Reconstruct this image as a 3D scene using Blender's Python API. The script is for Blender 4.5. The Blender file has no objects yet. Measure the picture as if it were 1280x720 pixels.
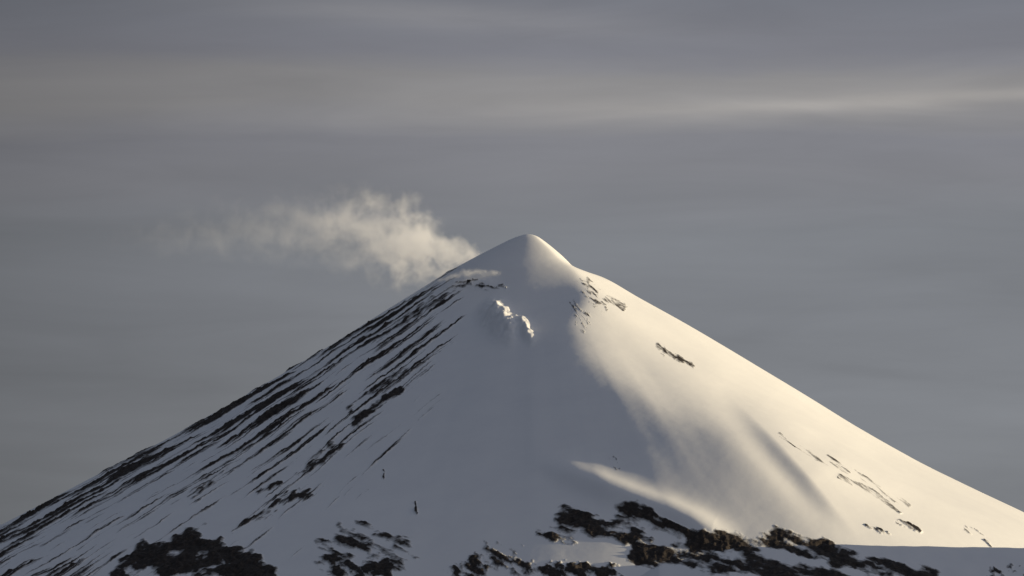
import bpy, math, numpy as np
from mathutils import Vector
scene = bpy.context.scene
scene.view_settings.view_transform = 'Standard'
scene.view_settings.look = 'None'
scene.view_settings.exposure = 0
rng = np.random.RandomState(7)
TAB = rng.rand(256,256)*2-1

def vnoise(x,y,seed=0):
    x = x+seed*17.37; y = y+seed*31.71
    xi=np.floor(x).astype(np.int64); yi=np.floor(y).astype(np.int64)
    fx=x-xi; fy=y-yi
    fx=fx*fx*fx*(fx*(fx*6-15)+10); fy=fy*fy*fy*(fy*(fy*6-15)+10)
    a=TAB[xi&255,yi&255]; b=TAB[(xi+1)&255,yi&255]
    c=TAB[xi&255,(yi+1)&255]; d=TAB[(xi+1)&255,(yi+1)&255]
    return (a*(1-fx)+b*fx)*(1-fy)+(c*(1-fx)+d*fx)*fy
def fbm(x,y,seed=0,octv=4,gain=0.5):
    s=0;a=1;t=0
    for i in range(octv):
        s=s+a*vnoise(x*(2**i),y*(2**i),seed+i*3); t+=a; a*=gain
    return s/t
def sstep(a,b,x):
    t=np.clip((x-a)/(b-a),0,1); return t*t*(3-2*t)

CAM=np.array([-20.0,-8000.0,-200.0])
PITCH=math.atan2(560,8000)
FP=math.hypot(560,8000)
def project(x,y,z):
    dx=x-CAM[0]; dy=y-CAM[1]; dz=z-CAM[2]
    c,s=math.cos(PITCH),math.sin(PITCH)
    depth=dy*c+dz*s
    up=-dy*s+dz*c
    return 640+FP*dx/depth, 360-FP*up/depth

# ------------------------------------------------------------ terrain
def prof(pts):
    r=np.array([p[0] for p in pts],float); z=np.array([p[1] for p in pts],float)
    rr=np.arange(-60,2400,1.0)
    zz=np.interp(np.abs(rr),r,z)
    k=np.exp(-0.5*(np.arange(-18,19)/4.0)**2); k/=k.sum()
    zs=np.convolve(np.pad(zz,18,mode='edge'),k,mode='valid')
    k2=np.exp(-0.5*(np.arange(-60,61)/20.0)**2); k2/=k2.sum()
    zw=np.convolve(np.pad(zz,60,mode='edge'),k2,mode='valid')
    m=sstep(120,200,np.abs(rr))
    return rr,zs*(1-m)+zw*m
PL=prof([(0,428),(12,425),(24,420),(40,412),(60,402),(90,386),(120,368),(160,343),(220,305),(260,279),(360,220),(460,165),(560,113),(660,60),(800,-8),(1000,-90),(1300,-180),(1700,-240),(2400,-260)])
PR=prof([(0,428),(12,425),(30,411),(45,398),(62,380),(72,375),(90,374),(106,366),(140,345),(190,318),(290,259),(390,196),(490,138),(560,104),(620,76),(800,-20),(1000,-100),(1300,-180),(1700,-240),(2400,-260)])
PF=prof([(0,428),(16,423),(34,411),(62,393),(84,380),(110,361),(150,334),(190,308),(290,248),(390,192),(490,138),(560,102),(620,72),(800,-4),(1000,-90),(1300,-180),(1700,-240),(2400,-260)])

def axis(segs):
    out=[]
    for a,b,st in segs:
        n=max(1,int(round((b-a)/st)))
        out.append(np.linspace(a,b,n,endpoint=False))
    out.append(np.array([segs[-1][1]],float))
    return np.concatenate(out)
xs=axis([(-2200,-900,20),(-900,-700,5),(-700,670,1.2),(670,1300,5),(1300,2200,20)])
ys=axis([(-2200,-1300,12),(-1300,-1120,4),(-1120,20,1.6),(20,300,6),(300,2200,30)])
X,Y=np.meshgrid(xs,ys)
r=np.hypot(X,Y)+1e-6
c=X/r
phi=np.arctan2(-Y,X)                       # 0 = sunny side, 90 deg = towards the valley
rr_=np.arange(0,4000.0)
p0=np.interp(rr_,[0,60,120,200,300,420,530,640,740,900,1500],[56,57,59,68,79,80,77,73.5,71,69,65])
kk=np.exp(-0.5*(np.arange(-60,61)/20.0)**2); kk/=kk.sum()
p0=np.convolve(np.pad(p0,60,mode='edge'),kk,mode='valid')
phi0=np.radians(np.interp(r,rr_,p0))
dph=phi-phi0
cc=np.interp(r,[0,70,200],[0.03,0.05,0.085])
wd=np.where(dph<0,0.95,0.55)
B=np.exp(-(np.sqrt(dph**2+cc**2)-cc)/wd)*sstep(0.2,1.25,phi)*(1-sstep(2.2,2.9,phi))
eps=(0.18+0.14*sstep(60,260,r))*(1-0.5*sstep(700,1100,r))
re=r*(1-eps*B)
fr=np.interp(re,*PF); le=np.interp(re,*PL); ri=np.interp(re,*PR)
wl=np.clip(-c,0,1)**3; wr=np.clip(c,0,1)**3
Z=fr*(1-wl-wr)+le*wl+ri*wr
U,V=project(X,Y,Z)
front=1-sstep(-5,25,Y)

def seg_field(pts,u,v):
    best=np.full(u.shape,1e9); par=np.zeros(u.shape); side=np.zeros(u.shape)
    n=len(pts)-1
    for i in range(n):
        ax,ay=pts[i]; bx,by=pts[i+1]
        dx,dy=bx-ax,by-ay; L2=dx*dx+dy*dy
        t=np.clip(((u-ax)*dx+(v-ay)*dy)/L2,0,1)
        d=np.hypot(u-(ax+t*dx),v-(ay+t*dy))
        m=d<best
        best=np.where(m,d,best); par=np.where(m,(i+t)/n,par)
        side=np.where(m,np.sign((u-ax)*dy-(v-ay)*dx),side)
    return best,par,side
def bbox(pts,pad):
    px=[p[0] for p in pts]; py=[p[1] for p in pts]
    return np.nonzero((U>min(px)-pad)&(U<max(px)+pad)&(V>min(py)-pad)&(V<max(py)+pad)&(Y<30))

D=np.zeros_like(Z)
def ridge(pts,amp,wleft,wright,taper=(0.15,0.15),rough=0.0):
    ii=bbox(pts,max(wleft,wright)*2.6)
    d,p,s=seg_field(pts,U[ii],V[ii])
    w=np.where(s>0,wright,wleft)
    env=sstep(0,taper[0],p)*(1-sstep(1-taper[1],1,p))
    g_=np.exp(-(d/w)**2)*env
    D[ii]+=amp*g_*(1+rough*fbm(X[ii]/9,Y[ii]/14,77,3))
# crest with light streak below the main ridge
ridge([(650,566),(700,590),(760,616),(830,643),(890,668),(930,682)],11,12,20,(0.45,0.3))
# snow knob under the crater
ridge([(600,376),(616,392),(634,410),(652,430)],15,15,15,(0.45,0.4),0.35)
ridge([(642,396),(656,412),(668,434)],7,7,9,(0.4,0.4),0.6)
# gully on the sunny flank: a rib with a steep shaded side
ridge([(900,485),(940,525),(985,572),(1025,615),(1080,675)],5.6,10,65,(0.5,0.35))
ridge([(885,500),(925,540),(968,585),(1005,625),(1050,675)],-1.4,12,10,(0.5,0.35))
ridge([(1010,560),(1080,600),(1150,640)],1.6,12,30,(0.4,0.4))
# soft folds
ridge([(740,385),(800,450),(860,520),(920,600)],-1.2,22,26,(0.4,0.4))
ridge([(800,400),(880,470),(950,530),(1050,600)],1.4,30,40,(0.4,0.4))
# crater lip
ridge([(548,362),(575,352),(600,352),(630,357)],2.2,6,8,(0.3,0.3),0.8)
ang=np.arctan2(V-270,U-665)
rad=np.hypot(V-270,U-665)
D+=fbm(ang*4,rad/450,11,2)*1.5*sstep(80,320,rad)
D+=fbm(ang*10,rad/500,15,2)*0.6*sstep(80,320,rad)
D+=fbm(X/120,Y/180,13,2)*1.0
D+=fbm(X/16,Y/22,14,3)*0.10
Z1=Z+D*front
U,V=project(X,Y,Z1)

# ------------------------------------------------------------ rock mask
R=np.zeros_like(Z)-0.6
silu=np.array([-40,0,100,200,300,400,440,500,540,600,660]);silv=np.array([681,660,607,555,500,442,415,378,352,318,295])
ii=np.nonzero((U<640)&(U>-60)&(V<760)&(Y<30))
u,v=U[ii],V[ii]
s=v-np.interp(u,silu,silv)
rd=np.hypot(v-300,u-650)
cross=(s+3.5*fbm(u/70,v/70,21,3))/(2.5+rd*0.0046)
st=fbm(cross*0.9,rd/160,22,4,0.6)
st2=fbm(cross*2.2,rd/65,23,3,0.6)
dens=np.interp(s,[-5,4,25,60,100,160,230],[0.12,0.19,0.11,0.01,-0.09,-0.28,-0.7])
dens=dens+np.interp(u,[-40,100,250,420,540,575,600],[0.08,0.06,0.02,0.01,0.0,-0.3,-1.2])
dens=dens+0.27*fbm(u/70,v/45,24,3)
R[ii]=np.maximum(R[ii],(st*0.85+st2*0.75+dens-0.18)*1.1)
def patch(pts,w,amt=0.6,sc=14,seed=30,lo=0.0,streak=0.0,sa=0.6,na=0.8):
    ii=bbox(pts,w*2.2+8)
    u,v=U[ii],V[ii]
    du=fbm(u/sc,v/sc,seed,3)*w*0.8; dv=fbm(u/sc,v/sc,seed+5,3)*w*0.8
    d,p,_=seg_field(pts,u+du,v+dv)
    ca,sb=math.cos(sa),math.sin(sa)
    al=u*ca+v*sb; cr=-u*sb+v*ca
    k=1+2.5*streak
    nn=fbm(al/(sc*0.8*k),cr/(sc*0.45),seed+9,4,0.6)
    f=amt*(1-(d/w)**1.5)+nn*na+lo
    f=np.where(d<w*2,f,-1)
    R[ii]=np.maximum(R[ii],f)
S=-0.6
patch([(505,462),(470,486),(440,510)],4.5,0.28,10,31,0,1,S)
patch([(500,488),(465,512),(440,528)],4.5,0.34,10,32,0,1,S)
patch([(424,556),(402,573),(378,594)],7,0.36,9,33,0,1,S)
patch([(385,617),(360,620),(340,632)],5,0.3,9,34,0,0.7,S)
patch([(350,604),(322,615)],3,0.35,10,35,0,1,S)
patch([(335,640),(290,665)],4,0.2,10,37,0,1,S)
patch([(290,590),(240,622)],4,0.2,10,36,0,1,S)
patch([(560,364),(574,357),(590,355),(606,359),(628,360)],2.6,0.05,6,38,0,0.3,0)
patch([(556,368),(530,382),(500,404),(455,430)],5,0.3,12,39,0,1,S)
G=0.65
patch([(730,354),(738,365),(754,382)],5,0.08,5,40,0,0.4,G)
patch([(718,384),(728,395),(730,408)],5,0.12,5,41,0,0.4,0.9)
patch([(760,374),(780,384)],2.5,0.05,6,42,0,0.6,G)
patch([(822,432),(842,446),(864,456)],3.6,0.32,6,43,0,0.8,G)
patch([(975,543),(1020,572),(1060,590)],1.5,0.0,7,44,0,1.6,G)
patch([(1035,572),(1080,598),(1135,632)],2.2,0.05,7,45,0,1.6,G)
patch([(1050,596),(1090,614),(1125,640)],1.6,0.0,7,46,0,1.6,G)
patch([(1085,657),(1112,668)],2.2,0.2,7,47,0,1,G)
patch([(1122,652),(1150,663)],1.6,0.0,7,48,0,1.4,G)
patch([(1208,660),(1240,680)],2.0,0.05,7,49,0,1.4,G)
patch([(765,572),(772,586)],2.2,0.0,6,50)
patch([(519,630),(520,643)],1.6,0.5,6,91)
patch([(479,588),(480,598)],1.3,0.25,6,92)
faint=(U>640)&(V<640)
R=np.where(faint&(R>-0.05),(R+0.05)*0.65-0.05,R)
# bottom outcrops
patch([(145,716),(190,694),(250,678),(295,698),(330,720)],16,0.70,20,52,0,0.4,-0.3)
patch([(200,706),(270,705),(320,722)],17,0.75,20,53,0,0.4,-0.3)
patch([(412,692),(440,672),(465,682),(498,694)],15,0.22,16,54,0,0.4,0.3)
patch([(430,712),(480,716)],14,0.52,18,55)
patch([(580,716),(620,698),(650,703),(700,714)],13,0.30,17,56)
patch([(700,718),(740,712),(770,718)],9,0.5,18,66)
patch([(690,672),(720,650),(760,655),(790,668)],15,0.50,19,57,0,0.3,0.2,0.75)
patch([(785,642),(830,658),(870,672),(910,690)],13,0.46,19,58,0,0.6,0.4,0.75)
R=R*front+(-0.6)*(1-front)

# nearer shoulder below the sunlit flank; unseen side ridge added east to shade it
crest_u=np.array([-900,-300,60,140,205,280,340,440,540,600,800,1000,1400,1700,2200]);crest_z=np.array([-260,-170,-60,-12,3,7,8,7,5,8,78,90,95,10,-150])
cz=np.interp(X,crest_u,crest_z)+vnoise(X/110,Y*0+3,61)*1.2
yc=-1000.0
t=(Y-yc)
SH=cz-np.where(t<0,np.abs(t)*0.40,np.abs(t)*np.interp(X,[600,760],[0.12,1.6]))
base=Z1
rk=np.clip(R+0.05,0,1)
soft=np.where((U>640)&(V<640),0.2,1.0)
base=base+(np.clip(R,0,0.4)*4+rk*(fbm(X/9,Y/11,62,4,0.65)*7+0.5))*front*soft
k=3.0
SH=SH+fbm(X/50,Y/50,63,3)*1.5
h=np.clip(0.5+0.5*(SH-base)/k,0,1)
Zf=base*(1-h)+SH*h+k*h*(1-h)
U,V=project(X,Y,Zf)
Rk=R; R=np.full_like(Z,-0.8)
patch([(870,680),(920,680),(975,676),(1040,694),(1090,706),(1170,724)],12,0.50,19,70,0,0.7,0.35,0.75)
patch([(800,688),(880,700),(960,710),(1060,724)],13,0.50,19,71,0,0.7,0.3,0.75)
patch([(1240,716),(1290,712)],4,0.1,10,72)
RS=R
R=np.maximum(Rk,RS)
R=np.where(Y>30,-0.6,R)
Zf+=np.clip(RS+0.05,0,1)*(fbm(X/10,Y/12,72,4,0.65)*7)

def grid_mesh(name,X,Y,Z):
    ny,nx=X.shape
    me=bpy.data.meshes.new(name)
    co=np.stack([X,Y,Z],-1).reshape(-1,3).astype(np.float32)
    i=np.arange(ny*nx).reshape(ny,nx)
    f=np.stack([i[:-1,:-1],i[:-1,1:],i[1:,1:],i[1:,:-1]],-1).reshape(-1,4).astype(np.int32)
    me.vertices.add(len(co)); me.vertices.foreach_set('co',co.ravel())
    me.loops.add(f.size); me.loops.foreach_set('vertex_index',f.ravel())
    me.polygons.add(len(f)); me.polygons.foreach_set('loop_start',np.arange(0,f.size,4,dtype=np.int32))
    me.update(calc_edges=True)
    me.polygons.foreach_set('use_smooth',np.ones(len(f),bool))
    ob=bpy.data.objects.new(name,me); scene.collection.objects.link(ob)
    return ob
vol=grid_mesh('snowy_volcano',X,Y,Zf)
a=vol.data.attributes.new('rock','FLOAT','POINT'); a.data.foreach_set('value',R.astype(np.float32).ravel())
vol['kind']='structure'
vol['label']='snow-covered volcanic cone with dark lava rock streaks'

# ------------------------------------------------------------ materials
def newmat(n):
    m=bpy.data.materials.new(n); m.use_nodes=True
    nt=m.node_tree; nt.nodes.clear()
    return m,nt
def N(nt,t,**kw):
    n=nt.nodes.new(t)
    for k_,v_ in kw.items(): setattr(n,k_,v_)
    return n
def M(nt,op,a,b=None,c_=None,clamp=False):
    n=nt.nodes.new('ShaderNodeMath'); n.operation=op; n.use_clamp=clamp
    for i,q in enumerate((a,b,c_)):
        if q is None: continue
        if isinstance(q,(int,float)): n.inputs[i].default_value=q
        else: nt.links.new(q,n.inputs[i])
    return n.outputs[0]
def ramp(nt,fac,els,interp='LINEAR'):
    n=nt.nodes.new('ShaderNodeValToRGB'); cr=n.color_ramp; cr.interpolation=interp
    while len(cr.elements)<len(els): cr.elements.new(0.5)
    for e,(p,col) in zip(cr.elements,els):
        e.position=p; e.color=(*col,1) if len(col)==3 else col
    nt.links.new(fac,n.inputs[0]); return n.outputs[0]

m,nt=newmat('snow_and_lava')
L=nt.links
out=N(nt,'ShaderNodeOutputMaterial'); bs=N(nt,'ShaderNodeBsdfPrincipled')
L.new(bs.outputs[0],out.inputs[0])
at=N(nt,'ShaderNodeAttribute',attribute_name='rock'); tc=N(nt,'ShaderNodeTexCoord')
n1=N(nt,'ShaderNodeTexNoise'); n1.inputs['Scale'].default_value=0.22; n1.inputs['Detail'].default_value=6; n1.inputs['Roughness'].default_value=0.7
L.new(tc.outputs['Object'],n1.inputs['Vector'])
n2=N(nt,'ShaderNodeTexNoise'); n2.inputs['Scale'].default_value=0.02; n2.inputs['Detail'].default_value=8; n2.inputs['Roughness'].default_value=0.6
L.new(tc.outputs['Object'],n2.inputs['Vector'])
f=M(nt,'ADD',at.outputs['Fac'],M(nt,'MULTIPLY',M(nt,'SUBTRACT',n1.outputs[0],0.52),0.42))
mk=nt.nodes.new('ShaderNodeMapRange'); mk.inputs[1].default_value=-0.02; mk.inputs[2].default_value=0.28
L.new(f,mk.inputs[0])
mask=mk.outputs[0]
rock=ramp(nt,n1.outputs[0],[(0.3,(0.020,0.017,0.016)),(0.55,(0.045,0.036,0.030)),(0.75,(0.105,0.084,0.068))])
snow=ramp(nt,n2.outputs[0],[(0.3,(0.91,0.91,0.91)),(0.7,(0.95,0.95,0.94))])
mx=N(nt,'ShaderNodeMix',data_type='RGBA'); L.new(mask,mx.inputs[0]); L.new(snow,mx.inputs[6]); L.new(rock,mx.inputs[7])
L.new(mx.outputs[2],bs.inputs['Base Color'])
bs.inputs['Roughness'].default_value=0.75; bs.inputs['Specular IOR Level'].default_value=0.2
bp=N(nt,'ShaderNodeBump'); bp.inputs['Strength'].default_value=0.3; bp.inputs['Distance'].default_value=1.5
n3=N(nt,'ShaderNodeTexNoise'); n3.inputs['Scale'].default_value=0.07; n3.inputs['Detail'].default_value=7; n3.inputs['Roughness'].default_value=0.5
L.new(tc.outputs['Object'],n3.inputs['Vector'])
L.new(M(nt,'ADD',M(nt,'MULTIPLY',mask,M(nt,'MULTIPLY',n1.outputs[0],3.0)),M(nt,'MULTIPLY',n3.outputs[0],0.32)),bp.inputs['Height'])
L.new(bp.outputs[0],bs.inputs['Normal'])
vol.data.materials.append(m)

gm,nt=newmat('forest_floor'); L=nt.links
out=N(nt,'ShaderNodeOutputMaterial'); bs=N(nt,'ShaderNodeBsdfPrincipled'); L.new(bs.outputs[0],out.inputs[0])
tc=N(nt,'ShaderNodeTexCoord'); n1=N(nt,'ShaderNodeTexNoise'); n1.inputs['Scale'].default_value=0.01; n1.inputs['Detail'].default_value=8
L.new(tc.outputs['Object'],n1.inputs['Vector'])
L.new(ramp(nt,n1.outputs[0],[(0.4,(0.03,0.035,0.025)),(0.6,(0.09,0.09,0.085))]),bs.inputs['Base Color']); bs.inputs['Roughness'].default_value=0.9
gx=np.linspace(-60000,60000,61); GX,GY=np.meshgrid(gx,gx)
g=grid_mesh('ground',GX,GY,np.full_like(GX,-235.0))
g['kind']='structure'; g['label']='dark forested lowland around the volcano'; g.data.materials.append(gm)

# ------------------------------------------------------------ steam plume
def plume_obj(name,cu,ydep,drift,label,cat,dens_els,base_d,nscale,hullmul=1.5,nbias=0.52,namp=3.0,warp=1.3,glow=0.2):
    import bmesh
    cx=np.array([q[0] for q in cu],float); cz_=np.array([q[1] for q in cu],float); cr_=np.array([q[2] for q in cu],float)
    x0,x1=cx[0],cx[-1]
    me=bpy.data.meshes.new(name); bm=bmesh.new()
    nseg=40; nr=20; rings=[]
    for i in range(nseg+1):
        x=cx[0]+(cx[-1]-cx[0])*i/nseg
        zc=np.interp(x,cx,cz_); rr=np.interp(x,cx,cr_)*hullmul
        if i in (0,nseg): rr*=0.5
        rings.append([bm.verts.new((x,drift*(x1-x)+math.sin(j/nr*2*math.pi)*rr*1.2,zc+math.cos(j/nr*2*math.pi)*rr)) for j in range(nr)])
    for i in range(nseg):
        for j in range(nr):
            bm.faces.new((rings[i][j],rings[i][(j+1)%nr],rings[i+1][(j+1)%nr],rings[i+1][j]))
    bm.faces.new(rings[0]); bm.faces.new(rings[-1][::-1])
    bmesh.ops.recalc_face_normals(bm,faces=bm.faces)
    bm.to_mesh(me); bm.free()
    ob=bpy.data.objects.new(name,me); scene.collection.objects.link(ob)
    ob.location=(0,ydep,0)
    ob['label']=label; ob['category']=cat
    m,nt=newmat(name+'_vapour'); L=nt.links
    out=N(nt,'ShaderNodeOutputMaterial'); pv=N(nt,'ShaderNodeVolumePrincipled'); L.new(pv.outputs[0],out.inputs['Volume'])
    tc=N(nt,'ShaderNodeTexCoord')
    na=N(nt,'ShaderNodeTexNoise'); na.inputs['Scale'].default_value=nscale*0.8; na.inputs['Detail'].default_value=3
    L.new(tc.outputs['Object'],na.inputs['Vector'])
    vm=N(nt,'ShaderNodeVectorMath',operation='SUBTRACT'); L.new(na.outputs['Color'],vm.inputs[0]); vm.inputs[1].default_value=(.5,.5,.5)
    vs=N(nt,'ShaderNodeVectorMath',operation='SCALE'); L.new(vm.outputs[0],vs.inputs[0]); vs.inputs['Scale'].default_value=warp/nscale
    va=N(nt,'ShaderNodeVectorMath',operation='ADD'); L.new(tc.outputs['Object'],va.inputs[0]); L.new(vs.outputs[0],va.inputs[1])
    sx=N(nt,'ShaderNodeSeparateXYZ'); L.new(va.outputs[0],sx.inputs[0])
    t=M(nt,'DIVIDE',M(nt,'SUBTRACT',sx.outputs[0],float(x0)),float(x1-x0),clamp=True)
    zmin,zmax=cz_.min()-1,cz_.max()+1
    def g3(v): return (float(v),)*3
    zc=ramp(nt,t,[((a-x0)/(x1-x0),g3((b-zmin)/(zmax-zmin))) for a,b in zip(cx,cz_)])
    zc=M(nt,'ADD',M(nt,'MULTIPLY',zc,float(zmax-zmin)),float(zmin))
    rr=M(nt,'MULTIPLY',ramp(nt,t,[((a-x0)/(x1-x0),g3(b/100)) for a,b in zip(cx,cr_)]),100.0)
    dz=M(nt,'SUBTRACT',sx.outputs[2],zc)
    dy=M(nt,'SUBTRACT',sx.outputs[1],M(nt,'MULTIPLY',M(nt,'SUBTRACT',float(x1),sx.outputs[0]),float(drift)))
    dy=M(nt,'MULTIPLY',dy,1.0/math.hypot(1,drift))
    d=M(nt,'SQRT',M(nt,'ADD',M(nt,'MULTIPLY',dz,dz),M(nt,'MULTIPLY',dy,dy)))
    q=M(nt,'SUBTRACT',1.0,M(nt,'DIVIDE',d,rr))
    nb=N(nt,'ShaderNodeTexNoise'); nb.inputs['Scale'].default_value=nscale; nb.inputs['Detail'].default_value=6; nb.inputs['Roughness'].default_value=0.6
    L.new(va.outputs[0],nb.inputs['Vector'])
    q2=M(nt,'ADD',q,M(nt,'MULTIPLY',M(nt,'SUBTRACT',nb.outputs[0],nbias),namp),clamp=True)
    q3=M(nt,'MULTIPLY',q2,M(nt,'MULTIPLY',q,1.4,clamp=True),clamp=True)
    dn=ramp(nt,t,[(p,g3(v)) for p,v in dens_els])
    den=M(nt,'MULTIPLY',M(nt,'MULTIPLY',q3,dn),base_d)
    L.new(den,pv.inputs['Density'])
    # emission added in place of light scattered many times inside the droplets
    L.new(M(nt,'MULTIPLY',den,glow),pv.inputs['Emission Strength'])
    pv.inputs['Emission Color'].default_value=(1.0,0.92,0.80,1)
    pv.inputs['Color'].default_value=(1,1,1,1); pv.inputs['Anisotropy'].default_value=0.0
    ob.data.materials.append(m)
    return ob
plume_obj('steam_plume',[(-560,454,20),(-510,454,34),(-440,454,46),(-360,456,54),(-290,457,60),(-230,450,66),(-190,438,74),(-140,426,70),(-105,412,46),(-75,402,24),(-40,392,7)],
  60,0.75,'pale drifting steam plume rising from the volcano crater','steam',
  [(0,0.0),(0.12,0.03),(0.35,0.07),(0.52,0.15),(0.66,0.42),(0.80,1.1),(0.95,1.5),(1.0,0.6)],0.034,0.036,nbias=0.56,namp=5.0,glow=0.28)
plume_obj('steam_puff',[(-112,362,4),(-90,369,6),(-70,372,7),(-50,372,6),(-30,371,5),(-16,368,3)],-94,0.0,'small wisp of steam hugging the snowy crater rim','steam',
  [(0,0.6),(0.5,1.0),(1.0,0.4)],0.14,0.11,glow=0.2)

# ------------------------------------------------------------ sky
SUN_AZ=-2; SUN_EL=6.0
w=bpy.data.worlds.new('World'); scene.world=w; w.use_nodes=True
nt=w.node_tree; nt.nodes.clear(); L=nt.links
out=N(nt,'ShaderNodeOutputWorld'); bg=N(nt,'ShaderNodeBackground'); L.new(bg.outputs[0],out.inputs[0])
sky=N(nt,'ShaderNodeTexSky'); sky.sky_type='NISHITA'; sky.sun_disc=False
sky.sun_elevation=math.radians(SUN_EL); sky.sun_rotation=math.radians(90-SUN_AZ)
tc=N(nt,'ShaderNodeTexCoord'); sp=N(nt,'ShaderNodeSeparateXYZ'); L.new(tc.outputs['Generated'],sp.inputs[0])
def cloudnoise(sc,rot,detail,rough,dist):
    mp=N(nt,'ShaderNodeMapping'); mp.inputs['Scale'].default_value=sc; mp.inputs['Rotation'].default_value=(0,math.radians(rot),0); L.new(tc.outputs['Generated'],mp.inputs[0])
    c1=N(nt,'ShaderNodeTexNoise'); c1.inputs['Scale'].default_value=1.0; c1.inputs['Detail'].default_value=detail; c1.inputs['Roughness'].default_value=rough; c1.inputs['Distortion'].default_value=dist
    L.new(mp.outputs[0],c1.inputs['Vector']); return c1.outputs[0]
c1=cloudnoise((8,8,60),1.0,4,0.5,0.3)
c2=cloudnoise((20,20,150),-1.6,6,0.55,0.5)
zz=M(nt,'ADD',sp.outputs[2],M(nt,'MULTIPLY',M(nt,'SUBTRACT',c1,0.5),0.016))
t=M(nt,'DIVIDE',zz,0.14,clamp=True)
def s2l(c): return tuple(((v/255)/12.92 if v/255<=0.04045 else ((v/255+0.055)/1.055)**2.4) for v in c)
cl=ramp(nt,t,[(0.0,s2l((120,124,130))),(0.18,s2l((125,128,133))),(0.30,s2l((127,130,135))),(0.46,s2l((127,130,136))),(0.56,s2l((127,130,136))),(0.62,s2l((131,132,138))),(0.66,s2l((129,130,137))),(0.70,s2l((140,139,141))),(0.73,s2l((140,139,141))),(0.76,s2l((127,128,136))),(0.83,s2l((117,120,129))),(0.88,s2l((124,126,134))),(1.0,s2l((126,128,139)))])
amb=nt.nodes.new('ShaderNodeMapRange'); amb.inputs[1].default_value=0.14; amb.inputs[2].default_value=0.6; amb.inputs[3].default_value=0.0; amb.inputs[4].default_value=1.0
L.new(sp.outputs[2],amb.inputs[0])
az=ramp(nt,M(nt,'ADD',M(nt,'MULTIPLY',sp.outputs[0],3.0),0.5,clamp=True),[(0.0,(0.48,)*3),(0.25,(0.64,)*3),(0.42,(0.94,)*3),(0.6,(1.08,)*3),(0.75,(1.08,)*3),(0.85,(1.08,)*3),(1.0,(1.08,)*3)],'B_SPLINE')
# off-frame sky near the low sun boosted warm to light the right flank
near=nt.nodes.new('ShaderNodeMapRange'); near.inputs[1].default_value=0.3; near.inputs[2].default_value=0.97; near.inputs[3].default_value=0.0; near.inputs[4].default_value=1.0
L.new(sp.outputs[0],near.inputs[0])
mul=M(nt,'MULTIPLY',az,M(nt,'ADD',0.68,M(nt,'ADD',M(nt,'MULTIPLY',c1,0.32),M(nt,'MULTIPLY',c2,0.30))))
vs0=N(nt,'ShaderNodeVectorMath',operation='SCALE'); L.new(cl,vs0.inputs[0]); L.new(mul,vs0.inputs['Scale'])
tint=N(nt,'ShaderNodeMix',data_type='RGBA'); L.new(amb.outputs[0],tint.inputs[0]); tint.inputs[6].default_value=(1,1,1,1); tint.inputs[7].default_value=(0.68,0.81,0.94,1)
tint2=N(nt,'ShaderNodeMix',data_type='RGBA'); L.new(near.outputs[0],tint2.inputs[0]); L.new(tint.outputs[2],tint2.inputs[6]); tint2.inputs[7].default_value=(1.9,1.65,1.3,1)
vs=N(nt,'ShaderNodeVectorMath',operation='MULTIPLY'); L.new(vs0.outputs[0],vs.inputs[0]); L.new(tint2.outputs[2],vs.inputs[1])
def bump(x,c0,wid):
    q=M(nt,'DIVIDE',M(nt,'SUBTRACT',x,c0),wid); return M(nt,'POWER',2.718,M(nt,'MULTIPLY',M(nt,'MULTIPLY',q,q),-1.0))
zw=M(nt,'ADD',sp.outputs[2],M(nt,'ADD',M(nt,'MULTIPLY',sp.outputs[0],-0.03),M(nt,'MULTIPLY',M(nt,'SUBTRACT',c1,0.5),0.006)))
wisp=M(nt,'MULTIPLY',bump(zw,0.0968,0.0014),bump(sp.outputs[0],0.070,0.055))
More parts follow.
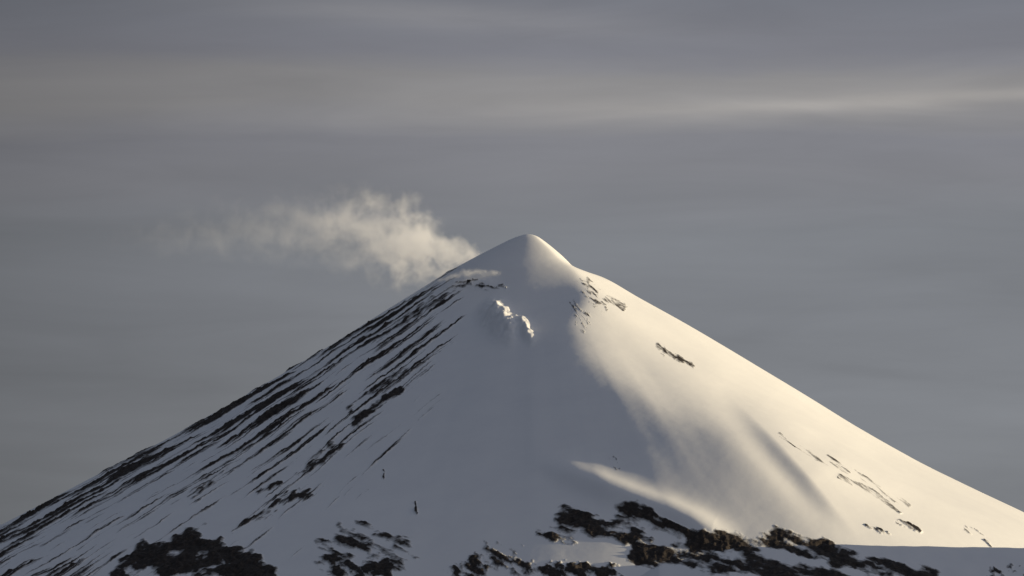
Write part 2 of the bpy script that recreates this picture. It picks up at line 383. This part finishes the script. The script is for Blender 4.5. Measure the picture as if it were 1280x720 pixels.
wisp2=M(nt,'MULTIPLY',bump(zw,0.0965,0.004),bump(sp.outputs[0],0.03,0.065))
zt=M(nt,'ADD',sp.outputs[2],M(nt,'MULTIPLY',sp.outputs[0],0.06))
wisp3=M(nt,'MULTIPLY',bump(zt,0.1115,0.0022),bump(sp.outputs[0],-0.012,0.03))
wisp=M(nt,'ADD',M(nt,'ADD',M(nt,'MULTIPLY',wisp,0.10),M(nt,'MULTIPLY',wisp2,0.04)),M(nt,'MULTIPLY',wisp3,0.045))
wc=N(nt,'ShaderNodeVectorMath',operation='SCALE'); wc.inputs[0].default_value=(1.0,0.90,0.75); L.new(M(nt,'MULTIPLY',wisp,M(nt,'ADD',0.2,M(nt,'MULTIPLY',c2,1.6))),wc.inputs['Scale'])
wa=N(nt,'ShaderNodeVectorMath',operation='ADD'); L.new(vs.outputs[0],wa.inputs[0]); L.new(wc.outputs[0],wa.inputs[1])
sk=N(nt,'ShaderNodeVectorMath',operation='SCALE'); L.new(sky.outputs[0],sk.inputs[0]); sk.inputs['Scale'].default_value=0.08
mxn=N(nt,'ShaderNodeMix',data_type='RGBA'); mxn.inputs[0].default_value=0.985
L.new(sk.outputs[0],mxn.inputs[6]); L.new(wa.outputs[0],mxn.inputs[7]); L.new(mxn.outputs[2],bg.inputs[0])
bg.inputs[1].default_value=1.0

sd=bpy.data.lights.new('sun','SUN'); sd.energy=5.0; sd.angle=math.radians(0.8); sd.color=(1.0,0.83,0.55)
so=bpy.data.objects.new('sun',sd); scene.collection.objects.link(so)
az_,el_=math.radians(SUN_AZ),math.radians(SUN_EL)
so.rotation_euler=Vector((math.cos(az_)*math.cos(el_),math.sin(az_)*math.cos(el_),math.sin(el_))).to_track_quat('Z','Y').to_euler()

cd=bpy.data.cameras.new('camera'); co=bpy.data.objects.new('camera',cd); scene.collection.objects.link(co)
co.location=CAM; co.rotation_euler=(math.pi/2+PITCH,0,0)
cd.sensor_width=36; cd.lens=36*FP/1280; cd.clip_start=10; cd.clip_end=200000
scene.camera=co
